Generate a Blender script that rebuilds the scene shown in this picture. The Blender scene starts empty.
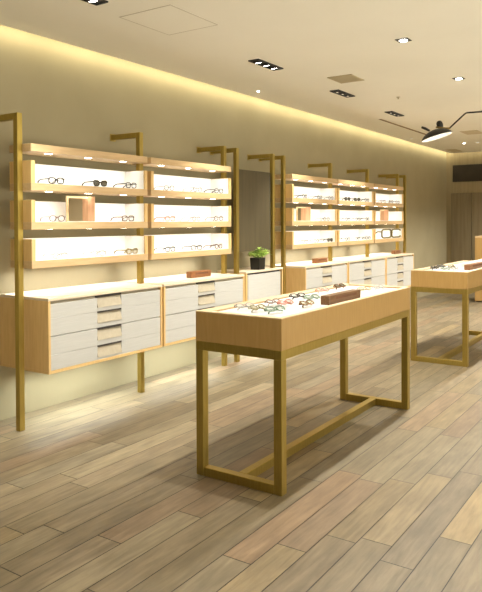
import bpy, bmesh, math, random
from mathutils import Vector, Matrix
R = math.radians
PI = math.pi
scene = bpy.context.scene
COL = scene.collection
random.seed(11)

# ------------------------------------------------------------------ materials
def new_mat(name):
    m = bpy.data.materials.new(name); m.use_nodes = True
    nt = m.node_tree
    return m, nt, nt.nodes['Principled BSDF']

def noise_tint(nt, b, c0, c1, scale=(1, 1, 1), nscale=5.0, detail=4.0, lo=.3, hi=.7, coord='Object', bump=0.0):
    tc = nt.nodes.new('ShaderNodeTexCoord'); mp = nt.nodes.new('ShaderNodeMapping')
    mp.inputs['Scale'].default_value = scale
    nz = nt.nodes.new('ShaderNodeTexNoise'); nz.inputs['Scale'].default_value = nscale; nz.inputs['Detail'].default_value = detail
    rp = nt.nodes.new('ShaderNodeValToRGB')
    rp.color_ramp.elements[0].position = lo; rp.color_ramp.elements[0].color = (*c0, 1)
    rp.color_ramp.elements[1].position = hi; rp.color_ramp.elements[1].color = (*c1, 1)
    nt.links.new(tc.outputs[coord], mp.inputs['Vector']); nt.links.new(mp.outputs[0], nz.inputs['Vector'])
    nt.links.new(nz.outputs['Fac'], rp.inputs['Fac']); nt.links.new(rp.outputs['Color'], b.inputs['Base Color'])
    if bump:
        bp = nt.nodes.new('ShaderNodeBump'); bp.inputs['Strength'].default_value = bump; bp.inputs['Distance'].default_value = .002
        nt.links.new(nz.outputs['Fac'], bp.inputs['Height']); nt.links.new(bp.outputs[0], b.inputs['Normal'])
    return nz

def surf(name, c0, c1, rough=.5, metal=0.0, scale=(1, 1, 1), nscale=5.0, bump=0.0, coord='Object'):
    m, nt, b = new_mat(name)
    b.inputs['Roughness'].default_value = rough; b.inputs['Metallic'].default_value = metal
    noise_tint(nt, b, c0, c1, scale, nscale, bump=bump, coord=coord)
    return m

def emit(name, col, s):
    m, nt, b = new_mat(name)
    b.inputs['Base Color'].default_value = (*col, 1)
    b.inputs['Emission Color'].default_value = (*col, 1); b.inputs['Emission Strength'].default_value = s
    return m

MAPLE = surf('maple', (.53, .36, .185), (.62, .44, .24), .42, scale=(12, 1.2, 12), nscale=4, bump=.05)
MAPLE_X = surf('maple_upright', (.63, .415, .17), (.71, .49, .215), .42, scale=(14, 14, 1.4), nscale=4)
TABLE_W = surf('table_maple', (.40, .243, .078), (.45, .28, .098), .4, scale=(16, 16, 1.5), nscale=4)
WHITE = surf('white_laminate', (.84, .83, .80), (.88, .87, .84), .35)
LINEN = surf('linen_white', (.45, .445, .42), (.51, .505, .48), .6, scale=(3, 1.2, 60), nscale=6)
PULL = surf('pull_taupe', (.40, .35, .26), (.45, .395, .295), .5, scale=(6, 6, 6))
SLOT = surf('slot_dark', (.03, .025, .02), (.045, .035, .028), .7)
BRASS = surf('brushed_brass', (.38, .28, .068), (.45, .335, .09), .42, .9, scale=(30, 30, 2))
BLACK = surf('black_metal', (.007, .0065, .006), (.013, .012, .011), .45)
WALL = surf('warm_plaster', (.275, .235, .138), (.305, .262, .158), .9, scale=(1, 1, 1), nscale=2.2)
CEIL = surf('ceiling_paint', (.87, .84, .735), (.90, .87, .765), .95, nscale=1.5)
CEILGREY = surf('vent_paint', (.46, .385, .235), (.50, .42, .26), .8)
VENTPALE = surf('pale_vent_paint', (.60, .51, .35), (.64, .55, .38), .8)
ENDWOOD = surf('umber_oak', (.25, .20, .105), (.31, .25, .14), .6, scale=(9, 9, .5), nscale=3)
PANELW = surf('grey_oak_panel', (.062, .047, .022), (.088, .069, .034), .6, scale=(7, 7, .6), nscale=2.6)
DARKWIN = surf('dark_glass', (.02, .016, .012), (.032, .026, .02), .25)
BLOCKW = surf('reddish_wood', (.17, .065, .018), (.23, .095, .03), .45, scale=(20, 2, 20), nscale=5)
WALNUT = surf('walnut', (.10, .046, .014), (.17, .08, .026), .45, scale=(20, 2.5, 20), nscale=5)
ENGRAVE = surf('burnt_wood', (.10, .04, .018), (.14, .06, .028), .7)
POTBLK = surf('black_ceramic', (.008, .008, .008), (.014, .013, .012), .4)
SOIL = surf('soil', (.02, .014, .008), (.05, .034, .02), .95, nscale=60)
LEAF = surf('leaf_green', (.22, .42, .05), (.50, .68, .13), .5, nscale=14)
STEM = surf('stem_green', (.12, .22, .05), (.18, .30, .07), .6)
WSHADE = surf('white_enamel', (.88, .87, .84), (.92, .91, .88), .3)
LED = emit('led_white', (1.0, .93, .80), 14.0)
LEDSTRIP = emit('led_strip', (1.0, .90, .70), 4.0)
LAMPW = emit('downlight_lens', (1.0, .95, .86), 22.0)
LAMPDIM = emit('downlight_dim', (1.0, .93, .82), .6)
MIR, _nt, _b = new_mat('mirror_glass')
_b.inputs['Base Color'].default_value = (.80, .78, .72, 1); _b.inputs['Metallic'].default_value = 1; _b.inputs['Roughness'].default_value = .04
LENS, _nt, _b = new_mat('clear_lens')
_b.inputs['Base Color'].default_value = (.96, .97, .97, 1); _b.inputs['Roughness'].default_value = .03; _b.inputs['Alpha'].default_value = .16
def tint_lens(name, c, a):
    m, nt, b = new_mat(name)
    b.inputs['Base Color'].default_value = (*c, 1); b.inputs['Roughness'].default_value = .05; b.inputs['Alpha'].default_value = a
    return m
LENS_DARK = tint_lens('smoke_lens', (.10, .09, .06), .75)
LENS_GREEN = tint_lens('green_lens', (.42, .48, .42), .35)
LENS_OLIVE = tint_lens('olive_lens', (.50, .44, .26), .35)
LENS_PINK = tint_lens('pink_lens', (.72, .46, .42), .3)
FR = {
    'black': surf('frame_black', (.010, .010, .010), (.02, .018, .016), .25),
    'tortoise': surf('frame_tortoise', (.05, .022, .008), (.22, .10, .03), .25, nscale=60),
    'brown': surf('frame_brown', (.07, .026, .01), (.11, .042, .016), .3),
    'clear': surf('frame_clear', (.24, .235, .22), (.30, .29, .27), .25),
    'gold': surf('frame_gold', (.22, .15, .04), (.28, .20, .06), .3, .5),
    'grey': surf('frame_grey', (.035, .035, .035), (.06, .06, .058), .3),
    'pink': surf('frame_pink', (.42, .16, .11), (.50, .20, .15), .3),
    'green': surf('frame_green', (.09, .15, .10), (.15, .22, .15), .3),
    'olive': surf('frame_olive', (.10, .078, .018), (.14, .11, .03), .3),
}

# ------------------------------------------------------------------ mesh helpers
def BM(): return bmesh.new()

def box(bm, x0, x1, y0, y1, z0, z1, bev=0.0, seg=1):
    vs = [bm.verts.new((x, y, z)) for x in (x0, x1) for y in (y0, y1) for z in (z0, z1)]
    f = [(0, 1, 3, 2), (4, 6, 7, 5), (0, 4, 5, 1), (2, 3, 7, 6), (0, 2, 6, 4), (1, 5, 7, 3)]
    fs = [bm.faces.new([vs[i] for i in q]) for q in f]
    if bev:
        es = list({e for q in fs for e in q.edges})
        bmesh.ops.bevel(bm, geom=es, offset=bev, segments=seg, affect='EDGES', profile=.5)
    return vs

def prism(bm, pts, axis, a, b):
    """polygon pts (2D) extruded along axis from a to b"""
    def P(p, t):
        return (t, p[0], p[1]) if axis == 0 else (p[0], t, p[1]) if axis == 1 else (p[0], p[1], t)
    A = [bm.verts.new(P(p, a)) for p in pts]; B = [bm.verts.new(P(p, b)) for p in pts]
    n = len(pts)
    bm.faces.new(A[::-1]); bm.faces.new(B)
    for i in range(n): bm.faces.new((A[i], A[(i + 1) % n], B[(i + 1) % n], B[i]))

def tube(bm, pts, r, n=8, closed=False, caps=True):
    pts = [Vector(p) for p in pts]; N = len(pts); rings = []
    prev = None
    for i, p in enumerate(pts):
        if closed: t = pts[(i + 1) % N] - pts[i - 1]
        else: t = pts[min(i + 1, N - 1)] - pts[max(i - 1, 0)]
        t.normalize()
        u = Vector((0, 0, 1)) if abs(t.z) < .95 else Vector((1, 0, 0))
        if prev is not None: u = prev
        s = t.cross(u).normalized(); u = s.cross(t).normalized(); prev = u
        rr = r[i] if isinstance(r, (list, tuple)) else r
        rings.append([bm.verts.new(p + (u * math.cos(2 * PI * k / n) + s * math.sin(2 * PI * k / n)) * rr) for k in range(n)])
    for i in range(N if closed else N - 1):
        A, B = rings[i], rings[(i + 1) % N]
        for k in range(n): bm.faces.new((A[k], B[k], B[(k + 1) % n], A[(k + 1) % n]))
    if caps and not closed:
        bm.faces.new(rings[0]); bm.faces.new(rings[-1][::-1])

def lathe(bm, prof, n=24, M=None, cap0=True, cap1=True):
    rings = []
    for r, z in prof:
        ring = []
        for k in range(n):
            v = Vector((r * math.cos(2 * PI * k / n), r * math.sin(2 * PI * k / n), z))
            ring.append(bm.verts.new(M @ v if M else v))
        rings.append(ring)
    for A, B in zip(rings, rings[1:]):
        for k in range(n): bm.faces.new((A[k], A[(k + 1) % n], B[(k + 1) % n], B[k]))
    if cap0: bm.faces.new(rings[0][::-1])
    if cap1: bm.faces.new(rings[-1])

def obj(name, bm, mat, parent=None, smooth=False, loc=None):
    bmesh.ops.recalc_face_normals(bm, faces=bm.faces)
    me = bpy.data.meshes.new(name); bm.to_mesh(me); bm.free()
    me.materials.append(mat)
    if smooth:
        for p in me.polygons: p.use_smooth = True
    o = bpy.data.objects.new(name, me); COL.objects.link(o)
    if parent: o.parent = parent
    if loc: o.location = loc
    return o

def tag(o, label, cat, group=None):
    o['label'] = label; o['category'] = cat
    if group: o['group'] = group
    return o

def thing(name, label, cat, loc=(0, 0, 0), rz=0.0, group=None):
    o = bpy.data.objects.new(name, None); COL.objects.link(o)
    o.empty_display_size = .1
    o.location = loc; o.rotation_euler = (0, 0, rz)
    return tag(o, label, cat, group)

def dup(root, loc, rz=None, label=None, group=None):
    r = root.copy(); COL.objects.link(r); r.location = loc
    if rz is not None: r.rotation_euler = (0, 0, rz)
    if label: r['label'] = label
    if group: r['group'] = group
    for ch in list(root.children):
        c = ch.copy(); COL.objects.link(c); c.parent = r
        for g in list(ch.children):
            d = g.copy(); COL.objects.link(d); d.parent = c
    return r

def struct(name, bm, mat, parent=None):
    o = obj(name, bm, mat, parent)
    if parent is None: o['kind'] = 'structure'
    return o

# ------------------------------------------------------------------ measured layout (metres)
H = 2.815                 # ceiling
YE = 13.75                # end wall
Y0, XR = -1.2, 7.0        # how far the shop is built towards the viewer and to the right
XP, PS = .31, .043         # post line and post section
PY = {'P1': 2.894, 'P2': 4.108, 'P3': 5.320, 'P4': 5.541, 'P5': 6.252, 'P6': 6.488, 'P7': 7.690, 'P8': 8.891, 'P9': 10.094, 'P10': 10.42}
ZP = 2.18

# ------------------------------------------------------------------ room shell
bm = BM(); box(bm, -.12, 0, Y0, YE + .12, -.05, 3.05); struct('wall_left', bm, WALL)
bm = BM(); box(bm, 0, XR, YE, YE + .12, -.05, 3.05); struct('wall_end', bm, ENDWOOD)
bm = BM(); box(bm, XR, XR + .12, 8.0, YE + .12, -.05, 3.05); struct('wall_right', bm, surf('right_wall_oak', (.42, .34, .22), (.50, .41, .27), .6, scale=(9, 9, .5), nscale=3))
bm = BM(); box(bm, .12, XR, Y0, YE - .12, H, H + .015); struct('ceiling', bm, CEIL)
bm = BM(); box(bm, 0, XR, Y0, YE, 3.0, 3.05); struct('trim_1', bm, WALL)       # soffit over the light cove

bm = BM(); box(bm, 0, XR, Y0 - .12, Y0, -.05, 3.05); struct('wall_near_shade', bm, surf('near_shade_wood', (.07, .05, .03), (.10, .075, .045), .6, scale=(9, 9, .5), nscale=3))  # unseen dark wall added to darken faces turned towards the viewer

def floor_mesh():
    bm = BM(); W = .145; OFF = .134; gap = .0046
    lay = bm.loops.layers.float_color.new('plank')
    pal = [(.385, .31, .235), (.43, .355, .27), (.345, .275, .205), (.41, .33, .255), (.46, .36, .245), (.415, .305, .23), (.365, .31, .25), (.445, .37, .285), (.395, .32, .235)]
    fixed = {10: [2.04], 11: [1.69], 12: [2.11], 16: [2.28], 17: [2.496, 3.38], 18: [2.69], 21: [2.955]}
    rng = random.Random(5)
    rows = range(-1, int(XR / W) + 1)
    for r in rows:
        x0 = OFF + r * W; x1 = x0 + W
        x0 = max(x0, 0); x1 = min(x1, XR)
        if x1 - x0 < .01: continue
        js = sorted(fixed.get(r, [rng.uniform(1.6, 2.8)]))
        while js[0] > Y0 + .6: js.insert(0, js[0] - rng.uniform(.7, 1.5))
        while js[-1] < YE - .6: js.append(js[-1] + rng.uniform(.7, 1.5))
        js = [Y0] + [j for j in js if Y0 < j < YE] + [YE]
        for a, b in zip(js, js[1:]):
            c = list(rng.choice(pal)); k = rng.uniform(.80, 1.14)
            if r == 21 and abs(a - 2.955) < .01: c = [.54, .40, .235]; k = 1
            if r == 16 and abs(a - 2.28) < .01: c = [.44, .31, .225]; k = 1
            vs = [bm.verts.new(p) for p in ((x0 + gap / 2, a + gap, 0), (x1 - gap / 2, a + gap, 0), (x1 - gap / 2, b, 0), (x0 + gap / 2, b, 0))]
            f = bm.faces.new(vs)
            seed = rng.random()
            for lp in f.loops: lp[lay] = (c[0] * k * .55, c[1] * k * .535, c[2] * k * .435, seed)
    vs = [bm.verts.new(p) for p in ((-.1, Y0, -.003), (XR, Y0, -.003), (XR, YE, -.003), (-.1, YE, -.003))]
    f = bm.faces.new(vs)
    for lp in f.loops: lp[lay] = (.035, .025, .016, 0)
    box(bm, -.1, XR, Y0, YE, -.08, -.006)
    return bm
m, nt, b = new_mat('oak_planks'); FLOOR = m
at = nt.nodes.new('ShaderNodeVertexColor'); at.layer_name = 'plank'
tc = nt.nodes.new('ShaderNodeTexCoord'); mp = nt.nodes.new('ShaderNodeMapping'); mp.inputs['Scale'].default_value = (20, 1.8, 1)
ad = nt.nodes.new('ShaderNodeVectorMath'); ad.operation = 'ADD'
cx = nt.nodes.new('ShaderNodeCombineXYZ')
mu = nt.nodes.new('ShaderNodeMath'); mu.operation = 'MULTIPLY'; mu.inputs[1].default_value = 40
nz = nt.nodes.new('ShaderNodeTexNoise'); nz.inputs['Scale'].default_value = 1.6; nz.inputs['Detail'].default_value = 6; nz.inputs['Roughness'].default_value = .62
nz.inputs['Distortion'].default_value = .6
mr = nt.nodes.new('ShaderNodeMapRange'); mr.inputs['From Min'].default_value = .25; mr.inputs['From Max'].default_value = .75
mr.inputs['To Min'].default_value = .70; mr.inputs['To Max'].default_value = 1.24
vm = nt.nodes.new('ShaderNodeVectorMath'); vm.operation = 'SCALE'
L = nt.links.new
L(tc.outputs['Object'], mp.inputs['Vector']); L(at.outputs['Alpha'], mu.inputs[0]); L(mu.outputs[0], cx.inputs['Y']); L(mu.outputs[0], cx.inputs['X'])
L(mp.outputs[0], ad.inputs[0]); L(cx.outputs[0], ad.inputs[1]); L(ad.outputs[0], nz.inputs['Vector'])
L(nz.outputs['Fac'], mr.inputs['Value']); L(at.outputs['Color'], vm.inputs[0]); nb = nt.nodes.new('ShaderNodeTexNoise'); nb.inputs['Scale'].default_value = 4.5; nb.inputs['Detail'].default_value = 3
mb = nt.nodes.new('ShaderNodeMapRange'); mb.inputs['From Min'].default_value = .3; mb.inputs['From Max'].default_value = .7; mb.inputs['To Min'].default_value = .80; mb.inputs['To Max'].default_value = 1.12
mp2 = nt.nodes.new('ShaderNodeMapping'); mp2.inputs['Scale'].default_value = (2.2, .8, 1)
L(tc.outputs['Object'], mp2.inputs['Vector']); ad2 = nt.nodes.new('ShaderNodeVectorMath'); ad2.operation = 'ADD'
L(mp2.outputs[0], ad2.inputs[0]); L(cx.outputs[0], ad2.inputs[1]); L(ad2.outputs[0], nb.inputs['Vector']); L(nb.outputs['Fac'], mb.inputs['Value'])
mm = nt.nodes.new('ShaderNodeMath'); mm.operation = 'MULTIPLY'; L(mr.outputs[0], mm.inputs[0]); L(mb.outputs[0], mm.inputs[1])
L(mm.outputs[0], vm.inputs['Scale'])
L(vm.outputs[0], b.inputs['Base Color'])
b.inputs['Roughness'].default_value = .46
bp = nt.nodes.new('ShaderNodeBump'); bp.inputs['Strength'].default_value = .12; bp.inputs['Distance'].default_value = .003
L(nz.outputs['Fac'], bp.inputs['Height']); L(bp.outputs[0], b.inputs['Normal'])
struct('floor', floor_mesh(), FLOOR)

# end wall: door leaf and dark transom above it
bm = BM()
for k in range(3): box(bm, .10 + k * .42, .10 + (k + 1) * .42 - .008, YE - .03, YE, 0, 2.0, .003)
d = struct('door_1', bm, surf('door_oak', (.15, .115, .06), (.20, .155, .085), .6, scale=(9, 9, .5), nscale=3))
bm = BM(); box(bm, .135, 2.4, YE - .03, YE, 2.23, 2.575, .004); struct('window_1', bm, DARKWIN)

# cove light: LED strip lying hidden on the ceiling edge
bm = BM(); box(bm, .135, .16, Y0, YE - .2, H + .016, H + .030); tag(obj('cove_light_strip', bm, LEDSTRIP), 'hidden warm LED strip along the cove above the long side wall', 'light strip')
bm = BM(); box(bm, .3, XR, YE - .16, YE - .135, H + .016, H + .030); tag(obj('cove_light_strip', bm, LEDSTRIP), 'hidden warm LED strip along the cove above the far end wall', 'light strip')

WARM = (1.0, .89, .60); NEUT = (1.0, .915, .70); COOL = (1.0, .97, .89); UCOL = (.93, 1.0, .96); PALE = (1.0, .96, .86)
def area(name, loc, rot, sx, sy, power, col, spread=PI):
    l = bpy.data.lights.new(name, 'AREA'); l.shape = 'RECTANGLE'; l.size = sx; l.size_y = sy; l.energy = power; l.color = col; l.spread = spread
    o = bpy.data.objects.new(name, l); COL.objects.link(o); o.location = loc; o.rotation_euler = rot
    return o
def spot(name, loc, rot, power, col, ang=100, blend=.6, rad=.05):
    l = bpy.data.lights.new(name, 'SPOT'); l.energy = power; l.color = col; l.spot_size = R(ang); l.spot_blend = blend; l.shadow_soft_size = rad
    o = bpy.data.objects.new(name, l); COL.objects.link(o); o.location = loc; o.rotation_euler = rot
    return o
COVE_P, TRAY_P, UNDER_P, DOWN_P, SLOT_P = 19.0, 1.55, 9.0, 180.0, 160.0
# light of the cove strips (aimed across the gap at the wall)
area('cove_light', (.10, (YE + Y0) / 2, H + .04), (0, R(22), 0), .03, YE - Y0, COVE_P, WARM)
area('cove_graze_light', (.126, (YE + Y0) / 2, H + .03), (0, R(75), 0), .02, YE - Y0, 22.0, WARM)
area('cove_light_end', ((XR) / 2, YE - .10, H + .04), (R(22), 0, 0), XR, .03, COVE_P * .4, WARM)

# ------------------------------------------------------------------ brass posts
def make_post(label, y, x=XP, z=ZP, arm=True):
    t = thing('display_post', label, 'post', (x, y, 0), 0, 'brass posts along the side wall')
    h = PS / 2
    bm = BM(); box(bm, -h, h, -h, h, 0, z, .002); obj('upright', bm, BRASS, t)
    if arm:
        bm = BM(); box(bm, -x + .004, -h, -h, h, z - PS, z, .002); obj('wall_arm', bm, BRASS, t)
        bm = BM(); box(bm, -x, -x + .004, -h - .01, h + .01, z - PS - .01, z + .01); obj('wall_plate', bm, BRASS, t)
    return t
make_post('tall brass post at the near left end of the display, cut by the photo edge', PY['P1'])
make_post('brass post between the two nearest bays of lit shelves', PY['P2'])
make_post('brass post at the far end of the nearer display, left one of the close pair', PY['P3'])
make_post('brass post at the left edge of the dark grey-brown wood panel', PY['P4'])
make_post('brass post at the right edge of the dark wood panel, above the plant cabinet', PY['P5'])
make_post('brass post beside the left end of the far three-bay display', PY['P6'])
make_post('brass post between first and second bays of the far display', PY['P7'])
make_post('brass post between second and third bays of the far display', PY['P8'])
make_post('brass post at the right end of the third bay of the far display', PY['P9'])
make_post('farthest brass post, standing alone past the far display', PY['P10'])

# ------------------------------------------------------------------ shelves and trays
bays = [('P1', 'P2'), ('P2', 'P3'), ('P6', 'P7'), ('P7', 'P8'), ('P8', 'P9')]
BAYN = ['nearest left bay', 'second bay from the left', 'first bay past the plant', 'middle bay of the far display', 'farthest bay']
XB, XT = .186, .417
ZC = (1.917, 1.969)
ZT = [(1.649, 1.855), (1.382, 1.585), (1.116, 1.317)]
BASE = .052
rowsn = ['top tray', 'middle tray', 'bottom tray']
first_canopy = None; trays = {}
def puck(bm_parent, x, y, z, name='spotlight'):
    bm = BM(); lathe(bm, [(.03, 0), (.03, -.004), (.024, -.006)], 16)
    return obj(name, bm, LED, bm_parent, loc=(x, y, z))
LY = .5 * ((PY['P2'] - PY['P1']) - PS)        # half the clear bay
def clear(a, b): return PY[a] + PS / 2 + .001, PY[b] - PS / 2 - .001
def make_canopy(y0, y1, label):
    c = (y0 + y1) / 2; hl = (y1 - y0) / 2
    t = thing('canopy_shelf', label, 'shelf', (0, c, ZC[0]), 0, 'slim wooden canopy shelves over the trays')
    bm = BM(); box(bm, XB, XT, -hl, hl, 0, ZC[1] - ZC[0], .002); obj('board', bm, MAPLE, t)
    for k in (-1, 0, 1): puck(t, .345, k * hl * .64, .0048)
    return t
def make_tray(y0, y1, z0, z1, label):
    c = (y0 + y1) / 2; hl = (y1 - y0) / 2; h = z1 - z0; sp = .034
    t = thing('display_tray', label, 'display tray', (0, c, z0), 0, 'backlit wooden eyewear trays')
    bm = BM(); box(bm, XB, XT, -hl, hl, 0, BASE, .002); obj('base_board', bm, MAPLE, t)
    for s in (-1, 1):
        bm = BM(); box(bm, XB, XT, min(s * hl, s * (hl - sp)), max(s * hl, s * (hl - sp)), BASE, h, .0015); obj('side_panel', bm, MAPLE_X, t)
    bm = BM(); box(bm, XB, XB + .012, -hl + sp, hl - sp, BASE, h)
    for s in (-1, 1):
        a, b2 = s * (hl - sp), s * (hl - sp - .003)
        box(bm, XB + .012, XT - .012, min(a, b2), max(a, b2), BASE, h - .002)
    box(bm, XB + .012, XT - .022, -hl + sp + .003, hl - sp - .003, BASE, BASE + .002)
    obj('white_liner', bm, WHITE, t)
    for k in (-1, 0, 1): puck(t, .345, k * hl * .64, .0048)
    return t
for i, (a, b2) in enumerate(bays):
    y0, y1 = clear(a, b2)
    make_canopy(y0, y1, 'slim light wood canopy shelf with three downlights over the ' + BAYN[i])
    for r in range(3):
        trays[(i, r)] = make_tray(y0, y1, *ZT[r], 'white lined light wood %s of eyeglasses in the %s' % (rowsn[r], BAYN[i]))
    for zz in (ZC[0], ZT[0][0], ZT[1][0], ZT[2][0]):
        area('shelf_light', (.335, (y0 + y1) / 2, zz - .008), (0, R(22), 0), .09, y1 - y0 - .1, TRAY_P * (.8 if zz == ZT[2][0] else 1), COOL, R(115))
    # wash of light down the wall behind the trays
    area('wall_wash_light', (.11, (y0 + y1) / 2, ZT[2][0] + .02), (0, 0, 0), .05, y1 - y0 - .1, TRAY_P * 2.3, (.95, .97, 1.0), R(120))

# ------------------------------------------------------------------ cabinets
TOPW = surf('pale_worktop', (.66, .55, .40), (.73, .62, .47), .5, scale=(12, 1.2, 12), nscale=4)
def quad(bm, pts): bm.faces.new([bm.verts.new(p) for p in pts])
def make_cabinet(label, y0, y1, xf=.532, z0=.40, z1=.917, kind='drawers'):
    c = (y0 + y1) / 2; hl = (y1 - y0) / 2; h = z1 - z0; t_ = .02
    t = thing('drawer_cabinet' if kind == 'drawers' else 'plant_cabinet', label, 'cabinet', (0, c, z0), 0, 'floating white fronted cabinets along the wall')
    bm = BM()
    box(bm, .002, xf, -hl, hl, 0, t_, .0015)
    box(bm, .002, xf, -hl, -hl + t_, t_, h - t_, .0015); box(bm, .002, xf, hl - t_, hl, t_, h - t_, .0015)
    box(bm, .002, .02, -hl + t_, hl - t_, t_, h - t_)
    obj('carcass', bm, MAPLE_X, t)
    bm = BM(); box(bm, .002, xf, -hl, hl, h - t_, h, .0015); obj('worktop', bm, TOPW, t)
    a, b2 = -hl + t_ + .002, hl - t_ - .002
    fr = xf - .004
    if kind == 'drawers':
        bm = BM(); box(bm, fr - .032, fr - .021, a, b2, t_ + .001, h - t_ - .001); obj('inner_panel', bm, PULL, t)
        tops = [h - t_ - .022, .777 - z0, .652 - z0, .526 - z0]; bots = [.7775 - z0, .657 - z0, .5275 - z0, t_ + .002]
        ca, cb = -.135, .115
        for k in range(4):
            zt, zb = tops[k], bots[k]
            st = h - t_ - .006 if k == 0 else zt           # top of scoop
            pb = (.806, .692, .566, .440)[k] - z0
            bm = BM()
            box(bm, fr - .02, fr, a, ca, zb, zt, .001); box(bm, fr - .02, fr, cb, b2, zb, zt, .001)
            box(bm, fr - .02, fr, ca, cb, zb, pb, .0005)
            d = obj('drawer', bm, LINEN, t)
            # slanted finger pull sunk in the scoop, dark box coloured as slot shade above it
            bm = BM()
            prism(bm, [(fr + .006, pb - .001), (fr - .012, st - .011), (fr - .018, st - .011), (fr - .002, pb - .001)], 1, ca + .001, cb - .001)
            obj('finger_pull', bm, PULL, d)
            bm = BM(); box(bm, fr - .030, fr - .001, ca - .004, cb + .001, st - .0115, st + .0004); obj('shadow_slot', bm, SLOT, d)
    else:
        bm = BM(); box(bm, fr - .02, fr, a + .02, b2 - .03, t_ + .002, h - t_ - .02, .001); obj('door', bm, LINEN, t)
        bm = BM(); box(bm, fr - .05, fr - .03, a, b2, t_ + .001, h - t_ - .001); obj('inner_panel', bm, SLOT, t)
    area('under_cabinet_light', (.24, c, z0 - .012), (0, R(4), 0), .08, 2 * hl - .15, UNDER_P * 2 * hl / 1.2, UCOL, R(135))
    return t
make_cabinet('white four-drawer wooden wall cabinet nearest the viewer, under the nearest left bay', 2.957, 4.128)
make_cabinet('white four-drawer wall cabinet in the second bay, a reddish wood block on it', 4.150, 5.353)
make_cabinet('small shallow white cabinet with the potted plant on top', 5.63, 6.377, .37, kind='door')
make_cabinet('white drawer cabinet of the far display, nearest to the potted plant', 6.606, 7.745)
make_cabinet('white drawer cabinet under the middle bay of the far display', 7.770, 9.040)
make_cabinet('white drawer cabinet farthest along the wall, next to bare wall', 9.065, 10.236)

# dark wood panel between two posts
t = thing('wall_panel', 'tall dark grey-brown wood panel hung between two brass posts above the plant', 'panel', (.272, 5.9, 1.12))
bm = BM(); box(bm, .0, .03, 5.568 - 5.9, 6.224 - 5.9, 0, .85, .002); obj('board', bm, PANELW, t)
bm = BM(); box(bm, -.02, -.002, 5.6 - 5.9, 6.19 - 5.9, .05, .8); obj('backing', bm, SLOT, t)

# ------------------------------------------------------------------ display tables
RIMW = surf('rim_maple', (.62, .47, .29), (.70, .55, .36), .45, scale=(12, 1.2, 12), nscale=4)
BEDW = surf('bed_white', (.70, .695, .68), (.74, .735, .72), .4)
def make_table(label, x0, x1, y0, y1, zt=.93, zb=.76):
    cx_, cy_ = (x0 + x1) / 2, (y0 + y1) / 2; a, b2 = (x1 - x0) / 2, (y1 - y0) / 2; s = .05; rim = .035
    t = thing('display_table', label, 'table', (cx_, cy_, 0), 0, 'brass legged display tables')
    lr, nr = .075, .045                      # wider rim along the left and short sides
    bm = BM()
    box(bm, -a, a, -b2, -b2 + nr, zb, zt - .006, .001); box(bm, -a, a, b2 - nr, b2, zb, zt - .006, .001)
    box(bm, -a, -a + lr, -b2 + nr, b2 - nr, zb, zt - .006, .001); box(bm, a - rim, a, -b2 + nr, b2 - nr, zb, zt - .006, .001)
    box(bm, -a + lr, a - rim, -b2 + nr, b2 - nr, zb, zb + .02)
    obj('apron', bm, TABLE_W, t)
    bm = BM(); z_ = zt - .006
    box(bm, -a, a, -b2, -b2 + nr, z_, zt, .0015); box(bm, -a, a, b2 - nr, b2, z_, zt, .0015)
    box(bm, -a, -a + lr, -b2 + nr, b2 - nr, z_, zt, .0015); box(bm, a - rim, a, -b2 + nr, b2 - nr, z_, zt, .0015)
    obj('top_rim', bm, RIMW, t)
    bm = BM(); box(bm, -a + lr, a - rim, -b2 + nr, b2 - nr, zt - .05, zt - .012); obj('white_bed', bm, BEDW, t)
    for sx in (-1, 1):
        for sy in (-1, 1):
            X = sx * (a - s / 2); Y = sy * (b2 - s / 2)
            bm = BM(); box(bm, X - s / 2, X + s / 2, Y - s / 2, Y + s / 2, 0, zb - s, .002); obj('leg', bm, BRASS, t)
    bm = BM()
    box(bm, -a, a, -b2, -b2 + s, zb - s, zb, .002); box(bm, -a, a, b2 - s, b2, zb - s, zb, .002)
    box(bm, -a, -a + s, -b2 + s, b2 - s, zb - s, zb, .002); box(bm, a - s, a, -b2 + s, b2 - s, zb - s, zb, .002)
    obj('top_frame', bm, BRASS, t)
    for sy in (-1, 1):
        Y = sy * (b2 - s / 2)
        bm = BM(); box(bm, -a + s, a - s, Y - s / 2, Y + s / 2, 0, s, .002); obj('foot_rail', bm, BRASS, t)
    bm = BM(); box(bm, -s / 2, s / 2, -b2 + s, b2 - s, 0, s, .002); obj('stretcher', bm, BRASS, t)
    return t
T1 = (1.8035, 2.3652, 2.939, 4.871); T2 = (1.7774, 2.3464, 6.556, 8.488)
make_table('light wood and brass display table standing in the foreground', *T1)
make_table('light wood and brass display table farther off, cut by the right photo edge', *T2)

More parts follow.
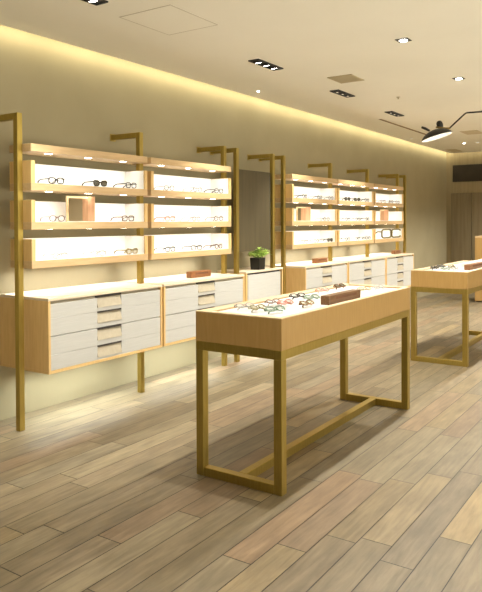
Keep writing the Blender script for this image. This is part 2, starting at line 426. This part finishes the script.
# ------------------------------------------------------------------ eyeglasses
def rim_pts(w, h, n=20, p=2.6):
    out = []
    for k in range(n):
        a = 2 * PI * k / n; c, s = math.cos(a), math.sin(a)
        out.append((math.copysign(abs(c) ** (2 / p), c) * w / 2, math.copysign(abs(s) ** (2 / p), s) * h / 2))
    return out
MESH = {}
def gmesh(kind, frame, lens, folded=False):
    """shared part meshes. local: x to the front, y along the face, z up; temples folded open towards -x"""
    key = (kind, frame, lens, folded)
    if key in MESH: return MESH[key]
    w, h, p, r = {'square': (.053, .040, 3.6, .0040), 'round': (.046, .045, 2.0, .0030), 'cat': (.055, .040, 2.6, .0042), 'wire': (.050, .040, 2.3, .0027)}[kind]
    gapy = .018; zc = h / 2 + r
    fm = FR[frame]; parts = {}
    bm = BM(); cyl = []
    for s in (-1, 1):
        cy = s * (w / 2 + gapy / 2); cyl.append(cy)
        pts = []
        for (u, v) in rim_pts(w, h, 20, p):
            if kind == 'cat' and v > 0: v += max(0, s * u) * .22
            pts.append((0, cy + u, zc + v))
        tube(bm, pts, r, 6, closed=True)
        # end piece out to the hinge
        tube(bm, [(0, s * (w + gapy / 2), zc + h * .25), (-.002, s * (w + gapy / 2 + .006), zc + h * .27), (-.010, s * (w + gapy / 2 + .007), zc + h * .27)], r * 1.1, 6)
    tube(bm, [(0, -gapy / 2, zc + h * .12), (.002, -gapy / 4, zc + h * .22), (.002, gapy / 4, zc + h * .22), (0, gapy / 2, zc + h * .12)], r, 6)
    parts['front_frame'] = (bm, fm, True)
    for s in (-1, 1):
        bm = BM(); pl = [(u * .96, v * .96) for u, v in rim_pts(w, h, 20, p)]
        prism(bm, [(s * (w / 2 + gapy / 2) + u, zc + v) for u, v in pl], 0, -.0009, .0009)
        parts['lens' + ('' if s < 0 else '_')] = (bm, lens, False)
        bm = BM(); yy = s * (w + gapy / 2 + .007)
        if folded:
            q = -.013 if s < 0 else -.019
            tube(bm, [(-.010, yy, zc + h * .27), (q, yy - s * .008, zc + h * .26), (q, -s * .02, zc + h * .20), (q, -s * .045, zc - h * .1), (q, -s * .052, zc - h * .3)], [r, r * .95, r, r * 1.2, r * 1.1], 6)
        else: tube(bm, [(-.010, yy, zc + h * .27), (-.05, yy, zc + h * .27), (-.095, yy - s * .003, zc + h * .25), (-.125, yy - s * .006, zc - h * .05), (-.138, yy - s * .009, r * 1.0)], [r, r * .95, r, r * 1.2, r * 1.1], 6)
        parts['temple' + ('' if s < 0 else '_')] = (bm, fm, True)
    out = []
    for n, (bm, mt, sm) in parts.items():
        bmesh.ops.recalc_face_normals(bm, faces=bm.faces)
        nm = n.rstrip('_')
        me = bpy.data.meshes.new(nm); bm.to_mesh(me); bm.free(); me.materials.append(mt)
        if sm:
            for q in me.polygons: q.use_smooth = True
        out.append((nm, me))
    MESH[key] = out
    return out
def glasses(kind, frame, lens, loc, rz, label, group, folded=False):
    t = thing('eyeglasses', label, 'glasses', loc, rz, group)
    if folded: t.rotation_euler = (0, R(-62), rz)
    for nm, me in gmesh(kind, frame, lens, folded):
        o = bpy.data.objects.new(nm, me); COL.objects.link(o); o.parent = t
    return t
ordn = {1: ['only pair'], 2: ['left pair', 'right pair'], 3: ['leftmost pair', 'middle pair', 'rightmost pair']}
TRAYG = {
    (0, 0): [(3.16, 'square', 'black', LENS), (3.585, 'cat', 'black', LENS_DARK), (3.925, 'square', 'grey', LENS)],
    (1, 0): [(4.40, 'wire', 'grey', LENS), (4.80, 'round', 'grey', LENS), (5.135, 'square', 'grey', LENS)],
    (0, 1): [(3.165, 'wire', 'brown', LENS), (3.886, 'square', 'brown', LENS)],
    (1, 1): [(4.41, 'square', 'pink', LENS), (4.78, 'wire', 'brown', LENS), (5.13, 'round', 'brown', LENS)],
    (0, 2): [(3.19, 'wire', 'clear', LENS), (3.565, 'wire', 'clear', LENS), (3.93, 'cat', 'gold', LENS_OLIVE)],
    (1, 2): [(4.41, 'square', 'grey', LENS), (4.78, 'square', 'grey', LENS), (5.127, 'cat', 'brown', LENS)],
    (2, 0): [(6.865, 'square', 'black', LENS), (7.248, 'wire', 'grey', LENS), (7.555, 'wire', 'grey', LENS)],
    (3, 0): [(8.05, 'square', 'black', LENS_DARK), (8.36, 'cat', 'black', LENS_DARK), (8.70, 'square', 'grey', LENS)],
    (4, 0): [(9.30, 'wire', 'brown', LENS), (9.62, 'wire', 'grey', LENS), (9.90, 'wire', 'grey', LENS)],
    (2, 1): [(7.43, 'wire', 'grey', LENS)],
    (3, 1): [(8.06, 'wire', 'grey', LENS), (8.38, 'wire', 'grey', LENS), (8.72, 'square', 'grey', LENS)],
    (2, 2): [(6.865, 'wire', 'grey', LENS), (7.156, 'wire', 'brown', LENS), (7.53, 'square', 'black', LENS_DARK)],
    (3, 2): [(8.06, 'square', 'grey', LENS), (8.373, 'wire', 'grey', LENS), (8.74, 'square', 'grey', LENS)],
}
fname = {'black': 'black', 'grey': 'grey', 'brown': 'brown', 'pink': 'pinkish', 'clear': 'pale clear', 'gold': 'gold rimmed', 'tortoise': 'tortoiseshell', 'green': 'green', 'olive': 'olive'}
for (i, r), gs in TRAYG.items():
    zf = ZT[r][0] + BASE + .003
    for k, (y, kind, fr_, ln) in enumerate(gs):
        if (i, r) in ((0, 1),): od = ('pair left of the mirror', 'pair right of the mirror')[k]
        elif (i, r) == (2, 1): od = 'pair beside mirror'
        else: od = ordn[len(gs)][k]
        lab = '%s eyeglasses, %s in the %s of the %s' % (fname[fr_], od, rowsn[r], BAYN[i])
        glasses(kind, fr_, ln, (.385, y, zf), R(random.uniform(-14, 6)), lab, 'eyeglasses on the lit wall trays')

def on_table(px, lst, grp, where):
    for (x, y, kind, fr_, ln, rz, lab) in lst:
        glasses(kind, fr_, ln, (x, y, .918 + .0175), R(rz), lab, grp, True)
on_table(None, [
    (2.00, 3.169, 'wire', 'clear', LENS, -22, 'pale wire eyeglasses nearest the front left corner of the foreground table'),
    (2.113, 3.14, 'round', 'olive', LENS_OLIVE, -12, 'olive eyeglasses nearest the front edge of the foreground table'),
    (2.035, 3.437, 'wire', 'brown', LENS, -8, 'thin brown eyeglasses in the second row of the foreground table, left side'),
    (2.226, 3.138, 'square', 'green', LENS_GREEN, -18, 'large grey-green eyeglasses at the front right of the foreground table'),
    (2.125, 3.437, 'cat', 'pink', LENS_PINK, -5, 'pink eyeglasses in the centre of the front half of the foreground table'),
    (2.01, 3.791, 'square', 'black', LENS, -15, 'dark eyeglasses behind the pink pair, by the left rim of the foreground table'),
    (2.25, 3.475, 'cat', 'tortoise', LENS_OLIVE, -2, 'brown tortoiseshell eyeglasses left of the wooden block on the foreground table'),
    (2.128, 3.768, 'square', 'green', LENS_GREEN, -10, 'green eyeglasses just behind the near end of the wooden block'),
    (1.98, 4.206, 'wire', 'pink', LENS_PINK, -14, 'thin pinkish eyeglasses behind the middle of the wooden block'),
    (1.965, 4.527, 'square', 'tortoise', LENS_DARK, -6, 'dark brown eyeglasses in the far left corner of the foreground table'),
    (2.20, 4.436, 'wire', 'gold', LENS_OLIVE, -20, 'pale gold eyeglasses past the far end of the wooden block'),
    (2.245, 4.60, 'wire', 'clear', LENS, -12, 'clear eyeglasses in the far right corner of the foreground table'),
], 'eyeglasses lying on the foreground table', '')
on_table(None, [
    (1.956, 6.828, 'square', 'black', LENS_DARK, -8, 'black eyeglasses nearest the left rim of the farther table'),
    (1.947, 7.083, 'square', 'grey', LENS_DARK, -16, 'grey eyeglasses at the back of the row on the farther table'),
    (2.095, 6.746, 'wire', 'green', LENS_GREEN, -20, 'greenish eyeglasses in the front row of the farther table'),
    (2.069, 7.067, 'cat', 'olive', LENS_OLIVE, -6, 'olive eyeglasses in the middle of the farther table, behind the greenish pair'),
    (2.175, 6.82, 'wire', 'clear', LENS, -12, 'pale eyeglasses left of the wooden block on the farther table'),
], 'eyeglasses lying on the farther table', '')

# oversized spectacle frame filling the lowest tray of the farthest bay
t = thing('oversized_glasses_frame', 'oversized olive spectacle frame filling the bottom tray of the farthest bay', 'display prop', (.375, 9.665, ZT[2][0] + BASE + .003))
bm = BM()
for s in (-1, 1):
    tube(bm, [(0, s * .20 + u, .072 + v) for u, v in rim_pts(.37, .125, 32, 4.5)], .0125, 8, closed=True)
tube(bm, [(0, -.03, .085), (.006, 0, .10), (0, .03, .085)], .012, 8)
obj('front_frame', bm, FR['olive'], t, True)
for s in (-1, 1):
    bm = BM(); tube(bm, [(-.01, s * .385, .10), (-.07, s * .385, .10), (-.14, s * .38, .04)], .008, 8); obj('temple', bm, FR['olive'], t, True)

# ------------------------------------------------------------------ counter mirrors in the middle trays
def make_mirror(label, y0, y1, z, h):
    w = y1 - y0; d = .065; e = .012
    t = thing('counter_mirror', label, 'mirror', (.40, (y0 + y1) / 2, z), 0, 'small winged mirrors in the middle trays')
    bm = BM(); box(bm, -d - e, -d, -w / 2, w / 2 - e, 0, h, .001); obj('back_board', bm, MAPLE, t)
    bm = BM(); box(bm, -d - e, 0, w / 2 - e, w / 2, 0, h, .001); obj('side_wing', bm, WINGW, t)
    bm = BM(); box(bm, -d, -d + .002, -w / 2 + .014, w / 2 - e - .001, .004, h - .014); obj('mirror_glass', bm, MIR, t)
    return t
WINGW = surf('pinkish_wood', (.66, .36, .20), (.76, .45, .27), .5, scale=(14, 14, 2), nscale=4)
zt2 = ZT[1][0] + BASE + .004
make_mirror('small mirror with wooden side wing standing in the middle tray of the nearest left bay', 3.30, 3.517, zt2, .187)
make_mirror('small winged mirror in the middle tray, first bay past the plant', 6.765, 6.985, zt2, .165)
make_mirror('small winged mirror in the middle tray of the farthest bay', 9.33, 9.48, zt2, .165)

# ------------------------------------------------------------------ wooden blocks
def make_block(label, x, y, z, lx, ly, h, mat, rz=0.0):
    t = thing('wooden_block', label, 'wooden block', (x, y, z), rz, 'small wooden display blocks')
    bm = BM(); box(bm, -lx / 2, lx / 2, -ly / 2, ly / 2, 0, h, .003, 2); obj('body', bm, mat, t)
    bm = BM(); box(bm, lx / 2, lx / 2 + .0008, -ly * .30, ly * .36, h * .52, h * .80); obj('engraved_band', bm, ENGRAVE, t)
    return t
make_block('reddish wood block with dark engraved band on the second cabinet', .345, 4.865, .918, .06, .30, .058, BLOCKW)
make_block('reddish wood block on the far cabinet nearest the plant', .345, 7.33, .918, .06, .31, .058, BLOCKW)
make_block('reddish wood block on the farthest wall cabinet', .35, 9.93, .918, .06, .26, .055, BLOCKW)
make_block('dark walnut block among the eyeglasses on the foreground table', 2.268, 3.865, .9185, .06, .47, .056, WALNUT)
make_block('reddish wood block lying on the farther table', 2.23, 7.25, .9185, .06, .56, .056, BLOCKW)

bm = BM(); box(bm, 2.06, 2.15, 7.35, 8.30, .9182, .968, .008, 3)
tag(obj('display_riser', bm, WHITE), 'low white riser behind the wooden block on the farther table', 'riser')

# ------------------------------------------------------------------ potted plant
t = thing('potted_plant', 'small leafy green plant in a black square pot on the shallow cabinet', 'potted plant', (.295, 5.965, .918))
bm = BM()
h0, h1, zt = .055, .060, .125
vs0 = [bm.verts.new((sx * h0, sy * h0, 0)) for sx, sy in ((-1, -1), (1, -1), (1, 1), (-1, 1))]
vs1 = [bm.verts.new((sx * h1, sy * h1, zt)) for sx, sy in ((-1, -1), (1, -1), (1, 1), (-1, 1))]
vs2 = [bm.verts.new((sx * (h1 - .006), sy * (h1 - .006), zt)) for sx, sy in ((-1, -1), (1, -1), (1, 1), (-1, 1))]
vs3 = [bm.verts.new((sx * (h1 - .008), sy * (h1 - .008), zt - .02)) for sx, sy in ((-1, -1), (1, -1), (1, 1), (-1, 1))]
bm.faces.new(vs0)
for A, B in ((vs0, vs1), (vs1, vs2), (vs2, vs3)):
    for k in range(4): bm.faces.new((A[k], A[(k + 1) % 4], B[(k + 1) % 4], B[k]))
obj('pot', bm, POTBLK, t)
bm = BM(); box(bm, -.051, .051, -.051, .051, zt - .03, zt - .012); obj('soil', bm, SOIL, t)
bs, bl = BM(), BM(); rng = random.Random(3)
def leaf(bm, base, d, up, ln, wd):
    d = d.normalized(); s = d.cross(up).normalized(); n = s.cross(d)
    prof = [(0, .02), (.25, .75), (.5, 1), (.75, .7), (1, .03)]
    rows_ = []
    for u, w in prof:
        c = base + d * (u * ln) - n * (u * u * ln * .35)
        rows_.append([bm.verts.new(c - s * w * wd + n * .003), bm.verts.new(c), bm.verts.new(c + s * w * wd + n * .003)])
    for A, B in zip(rows_, rows_[1:]):
        for k in range(2): bm.faces.new((A[k], A[k + 1], B[k + 1], B[k]))
for k in range(36):
    a = rng.uniform(0, 2 * PI); out = rng.uniform(.1, 1); hh = rng.uniform(.04, .12) * (1.15 - .4 * out)
    b0 = Vector((math.cos(a) * .03 * out, math.sin(a) * .03 * out, zt - .014))
    tip = b0 + Vector((math.cos(a) * .085 * out, math.sin(a) * .085 * out, hh))
    mid = (b0 + tip) / 2 + Vector((0, 0, .012))
    tube(bs, [b0, mid, tip], [.0022, .0018, .001], 5)
    for q in range(4):
        aa = a + rng.uniform(-1.6, 1.6)
        leaf(bl, mid.lerp(tip, q / 3), Vector((math.cos(aa), math.sin(aa), rng.uniform(-.2, .7))), Vector((0, 0, 1)), rng.uniform(.035, .055), rng.uniform(.011, .017))
obj('stems', bs, STEM, t)
o = obj('foliage', bl, LEAF, t, True); sm = o.modifiers.new('thick', 'SOLIDIFY'); sm.thickness = .001

# ------------------------------------------------------------------ counter by the end wall
t = thing('service_counter', 'tall light wood counter behind the farther table at the right photo edge', 'counter', (1.75, 12.2, 0))
bm = BM(); box(bm, -.70, .75, -.3, .3, .02, 1.13, .004); obj('body', bm, TABLE_W, t)
bm = BM(); box(bm, -.70, .75, -.30, .30, 1.13, 1.16, .003); obj('top', bm, MAPLE, t)
bm = BM(); box(bm, -.68, .73, -.28, .28, 0, .02); obj('plinth', bm, SLOT, t)

# ------------------------------------------------------------------ black hanging lamp
t = thing('ceiling_lamp', 'black dome lamp on a bent arm below the ceiling at right', 'lamp', (1.75, 7.5, 2.389))
Mx = Matrix.Rotation(R(-15), 4, Vector((-.557, .83, 0))) @ Matrix.Rotation(R(-5), 4, Vector((.83, .557, 0)))
bm = BM()
prof = [(.178, 0), (.166, .022), (.138, .048), (.10, .068), (.05, .084), (.022, .088)]
lathe(bm, prof, 40, Mx, cap0=False, cap1=True)
obj('shade', bm, BLACK, t, True)
bm = BM()
lathe(bm, [(r * .985, z - .003) for r, z in prof], 40, Mx, cap0=False, cap1=True)
obj('inner_reflector', bm, WSHADE, t, True)
bm = BM(); lathe(bm, [(.02, .09), (.030, .115), (.036, .14), (.034, .17), (.022, .19), (.006, .195)], 20, Mx @ Matrix.Translation((.058, .039, -.02))); obj('cap', bm, BLACK, t, True)
bm = BM(); lathe(bm, [(.012, .085), (.026, .075), (.030, .05), (.02, .03), (.004, .025)], 20, Mx); obj('bulb', bm, emit('lamp_bulb', (1, .93, .8), 30), t, True)
bm = BM(); tube(bm, [Mx @ Vector(p) for p in ((-.05, -.03, .09), (-.085, -.055, .13), (-.115, -.075, .155))], [.012, .016, .012], 10); obj('handle', bm, BLACK, t, True)
bm = BM(); tube(bm, [Mx @ Vector((.02, 0, .11)), Vector((.10, 0, .09)), Vector((.150, 0, .088))], .011, 10); obj('swivel_joint', bm, FR['gold'], t, True)
bm = BM(); tube(bm, [(.14, 0, .088), (.315, 0, .238), (.335, 0, .245), (.96, 0, .225), (.985, 0, .235), (.99, 0, .26), (.99, 0, .415)], .009, 10); obj('arm', bm, BLACK, t, True)
bm = BM(); lathe(bm, [(.02, .395), (.07, .408), (.07, .426)], 24, Matrix.Translation((.99, 0, 0))); obj('ceiling_mount', bm, BLACK, t)

# ------------------------------------------------------------------ ceiling fittings
def slot_light(label, x, y, lit=True, L_=.42, W_=.105):
    t = thing('ceiling_spotlight_slot', label, 'ceiling light', (x, y, H), 0, 'black three-lamp ceiling slots')
    bm = BM(); a, b2 = W_ / 2, L_ / 2; e = .008
    box(bm, -a, a, -b2, -b2 + e, -.010, 0); box(bm, -a, a, b2 - e, b2, -.010, 0); box(bm, -a, -a + e, -b2 + e, b2 - e, -.010, 0); box(bm, a - e, a, -b2 + e, b2 - e, -.010, 0)
    box(bm, -a + e, a - e, -b2 + e, b2 - e, -.002, 0)
    obj('black_trim', bm, BLACK, t)
    for k in (-1, 0, 1):
        M = Matrix.Translation((0, k * .13, -.004)) @ Matrix.Rotation(R(16 if lit else 0), 4, 'X')
        bm = BM(); lathe(bm, [(.040, .004), (.040, -.008), (.036, -.008)], 20, M); h_ = obj('lamp_head', bm, BLACK, t)
        bm = BM(); lathe(bm, [(.026 if lit else .012, -.0085), (.022 if lit else .009, -.011)], 20, M); obj('lamp_lens', bm, LAMPW if lit else LAMPDIM, h_)
    for k in (-1, 0, 1):
        spot('slot_spot', (x, y + k * .13, H - .03), (0, R(15), 0), SLOT_P / 3, PALE, 64, .6, .03)
    return t
slot_light('black ceiling slot with three lamps, cut by the top photo edge', 1.04, 2.77)
slot_light('black ceiling slot with three bright lamps, nearest whole one', 1.035, 4.955)
slot_light('black ceiling slot with dim lamps beside the square vent', 1.025, 6.54, False)
slot_light('farthest black ceiling slot, near the linear vent', .995, 8.16, False)

def downlight(label, x, y, lit=True, r=.05, p=None, black=True):
    t = thing('ceiling_downlight', label, 'ceiling light', (x, y, H), 0, 'recessed ceiling downlights')
    if black:
        bm = BM(); box(bm, -r, r, -r, r, -.004, 0, .001); obj('black_trim', bm, BLACK, t)
    else:
        bm = BM(); lathe(bm, [(r, 0), (r, -.003), (r * .85, -.004)], 20); obj('white_trim', bm, WHITE, t)
    bm = BM(); lathe(bm, [(r * .6, -.004), (r * .6, -.007), (r * .5, -.009)], 20); obj('lens', bm, LAMPW if lit else LAMPDIM, t)
    if p: spot('downlight_or_fill_spot', (x, y, H - .03), (0, 0, 0), p, PALE, 135, .6, .02)
    return t
downlight('bright round downlight in a small black trim, nearest in the ceiling', 2.305, 4.89, p=DOWN_P)
downlight('small black trimmed downlight, second along the row at right', 2.27, 6.51, p=DOWN_P)
downlight('small round downlight above the far end wall, left of the photo edge', .842, 11.96, True, .035, black=False)
downlight('small round downlight at the far end, against the right photo edge', 1.06, 12.02, False, .045, black=False)
downlight('tiny round ceiling light near the cove above the potted plant', .34, 5.915, True, .021, black=False)
downlight('tiny round ceiling light near the cove at the far end', .30, 10.77, False, .03, black=False)
for x, y, k in ((2.29, 1.69, .2), (2.29, 3.29, 1), (2.28, 8.1, 1), (2.28, 9.7, 1.3), (2.28, 11.3, 1.8), (2.28, 12.9, 1.6), (4.6, 9.7, 1), (4.6, 12.0, 1.6), (6.0, 10.5, .8)):  # unseen spots continuing the row; weak nearest, farthest and right-hand ones added to brighten
    spot('downlight_or_fill_spot', (x, y, H - .03), (0, 0, 0), DOWN_P * k, PALE, 135, .6, .02)

bm = BM()
t = thing('ceiling_vent', 'square tan ceiling vent grille beside a black lamp slot', 'vent', (1.365, 5.89, H), 0, 'ceiling vents')
a, b2 = .125, .155
box(bm, -a, a, -b2, -b2 + .015, -.007, 0); box(bm, -a, a, b2 - .015, b2, -.007, 0); box(bm, -a, -a + .015, -b2, b2, -.007, 0); box(bm, a - .015, a, -b2, b2, -.007, 0)
obj('frame', bm, CEILGREY, t)
bm = BM()
for k in range(9): box(bm, -a + .015, a - .015, -b2 + .025 + k * .031, -b2 + .047 + k * .031, -.006, -.001)
obj('louvre', bm, CEILGREY, t)
bm = BM(); box(bm, -a + .01, a - .01, -b2 + .01, b2 - .01, -.001, 0); obj('backing', bm, surf('vent_back', (.34, .27, .15), (.38, .30, .17), .9), t)
bm = BM(); box(bm, 1.21, 1.47, 10.35, 10.8, H - .006, H, .001); tag(obj('ceiling_vent', bm, VENTPALE), 'far tan ceiling vent at the right photo edge above the lamp arm', 'vent', 'ceiling vents')
bm = BM(); box(bm, .24, .44, 12.85, 13.35, H - .006, H, .001); tag(obj('ceiling_vent', bm, VENTPALE), 'small tan ceiling vent in the far corner', 'vent', 'ceiling vents')
t = thing('linear_slot_vent', 'long thin dark slot vent in the ceiling left of the lamp', 'vent', (.667, 9.57, H))
bm = BM(); box(bm, -.016, .016, -1.08, 1.08, -.003, 0); obj('slot', bm, ENGRAVE, t)
bm = BM(); box(bm, -.022, -.016, -1.086, 1.086, -.005, 0); box(bm, .016, .022, -1.086, 1.086, -.005, 0); obj('edge_strip', bm, CEILGREY, t)
bm = BM(); lathe(bm, [(.022, 0), (.022, -.005), (.008, -.009), (.008, -.02), (.014, -.023)], 16, Matrix.Translation((1.44, 7.10, H + .002)))
tag(obj('sprinkler_head', bm, CEILGREY, None, True), 'tiny sprinkler head in the ceiling above the farthest lamp slot', 'sprinkler')
t = thing('ceiling_access_panel', 'faint square access panel flush in the ceiling, top left', 'access panel', (1.145, 3.51, H))
bm = BM(); a, b2, e = .225, .26, .007
box(bm, -a, a, -b2, -b2 + e, -.002, 0); box(bm, -a, a, b2 - e, b2, -.002, 0); box(bm, -a, -a + e, -b2, b2, -.002, 0); box(bm, a - e, a, -b2, b2, -.002, 0)
obj('edge_frame', bm, surf('panel_edge', (.56, .51, .41), (.58, .53, .43), .9), t)
bm = BM(); box(bm, -a + e, a - e, -b2 + e, b2 - e, -.0015, 0); obj('leaf', bm, CEIL, t)

# ------------------------------------------------------------------ world, camera, view
w = bpy.data.worlds.new('surround_fill'); scene.world = w; w.use_nodes = True
# added surround glow, brighter below eye level to lift the ceiling, dimmer above
nt = w.node_tree; bg = nt.nodes['Background']
tc = nt.nodes.new('ShaderNodeTexCoord'); sp = nt.nodes.new('ShaderNodeSeparateXYZ'); rp = nt.nodes.new('ShaderNodeValToRGB')
mr = nt.nodes.new('ShaderNodeMapRange'); mr.inputs['From Min'].default_value = -.35; mr.inputs['From Max'].default_value = .25
rp.color_ramp.elements[0].color = (1.0, .94, .80, 1); rp.color_ramp.elements[1].color = (.26, .245, .20, 1)
nt.links.new(tc.outputs['Generated'], sp.inputs[0]); nt.links.new(sp.outputs['Z'], mr.inputs['Value']); nt.links.new(mr.outputs[0], rp.inputs['Fac'])
nt.links.new(rp.outputs['Color'], bg.inputs['Color']); bg.inputs['Strength'].default_value = 6.6

cam = bpy.data.cameras.new('camera'); co = bpy.data.objects.new('camera', cam); COL.objects.link(co)
f, u0, v0, yaw, pitch, roll = 658.2751, 241.312, 232.9055, -0.5911, -0.0173, -0.0037
cam.sensor_fit = 'HORIZONTAL'; cam.sensor_width = 36.0; cam.lens = f / 482 * 36
cam.shift_x = -(u0 - 241) / 482; cam.shift_y = (v0 - 296) / 482
cam.clip_start = .05; cam.clip_end = 100
Rm = Matrix.Rotation(-yaw, 4, 'Z') @ Matrix.Rotation(PI / 2 + pitch, 4, 'X') @ Matrix.Rotation(roll, 4, 'Z')
co.matrix_world = Matrix.Translation((4.0889, 0, 1.4327)) @ Rm
scene.camera = co
vs = scene.view_settings
vs.view_transform = 'Standard'; vs.look = 'None'; vs.exposure = 0.0; vs.gamma = 1.0; vs.use_curve_mapping = False
scene.cycles.use_denoising = True
scene.cycles.max_bounces = 8; scene.cycles.transparent_max_bounces = 16
scene.cycles.sample_clamp_indirect = 6.0
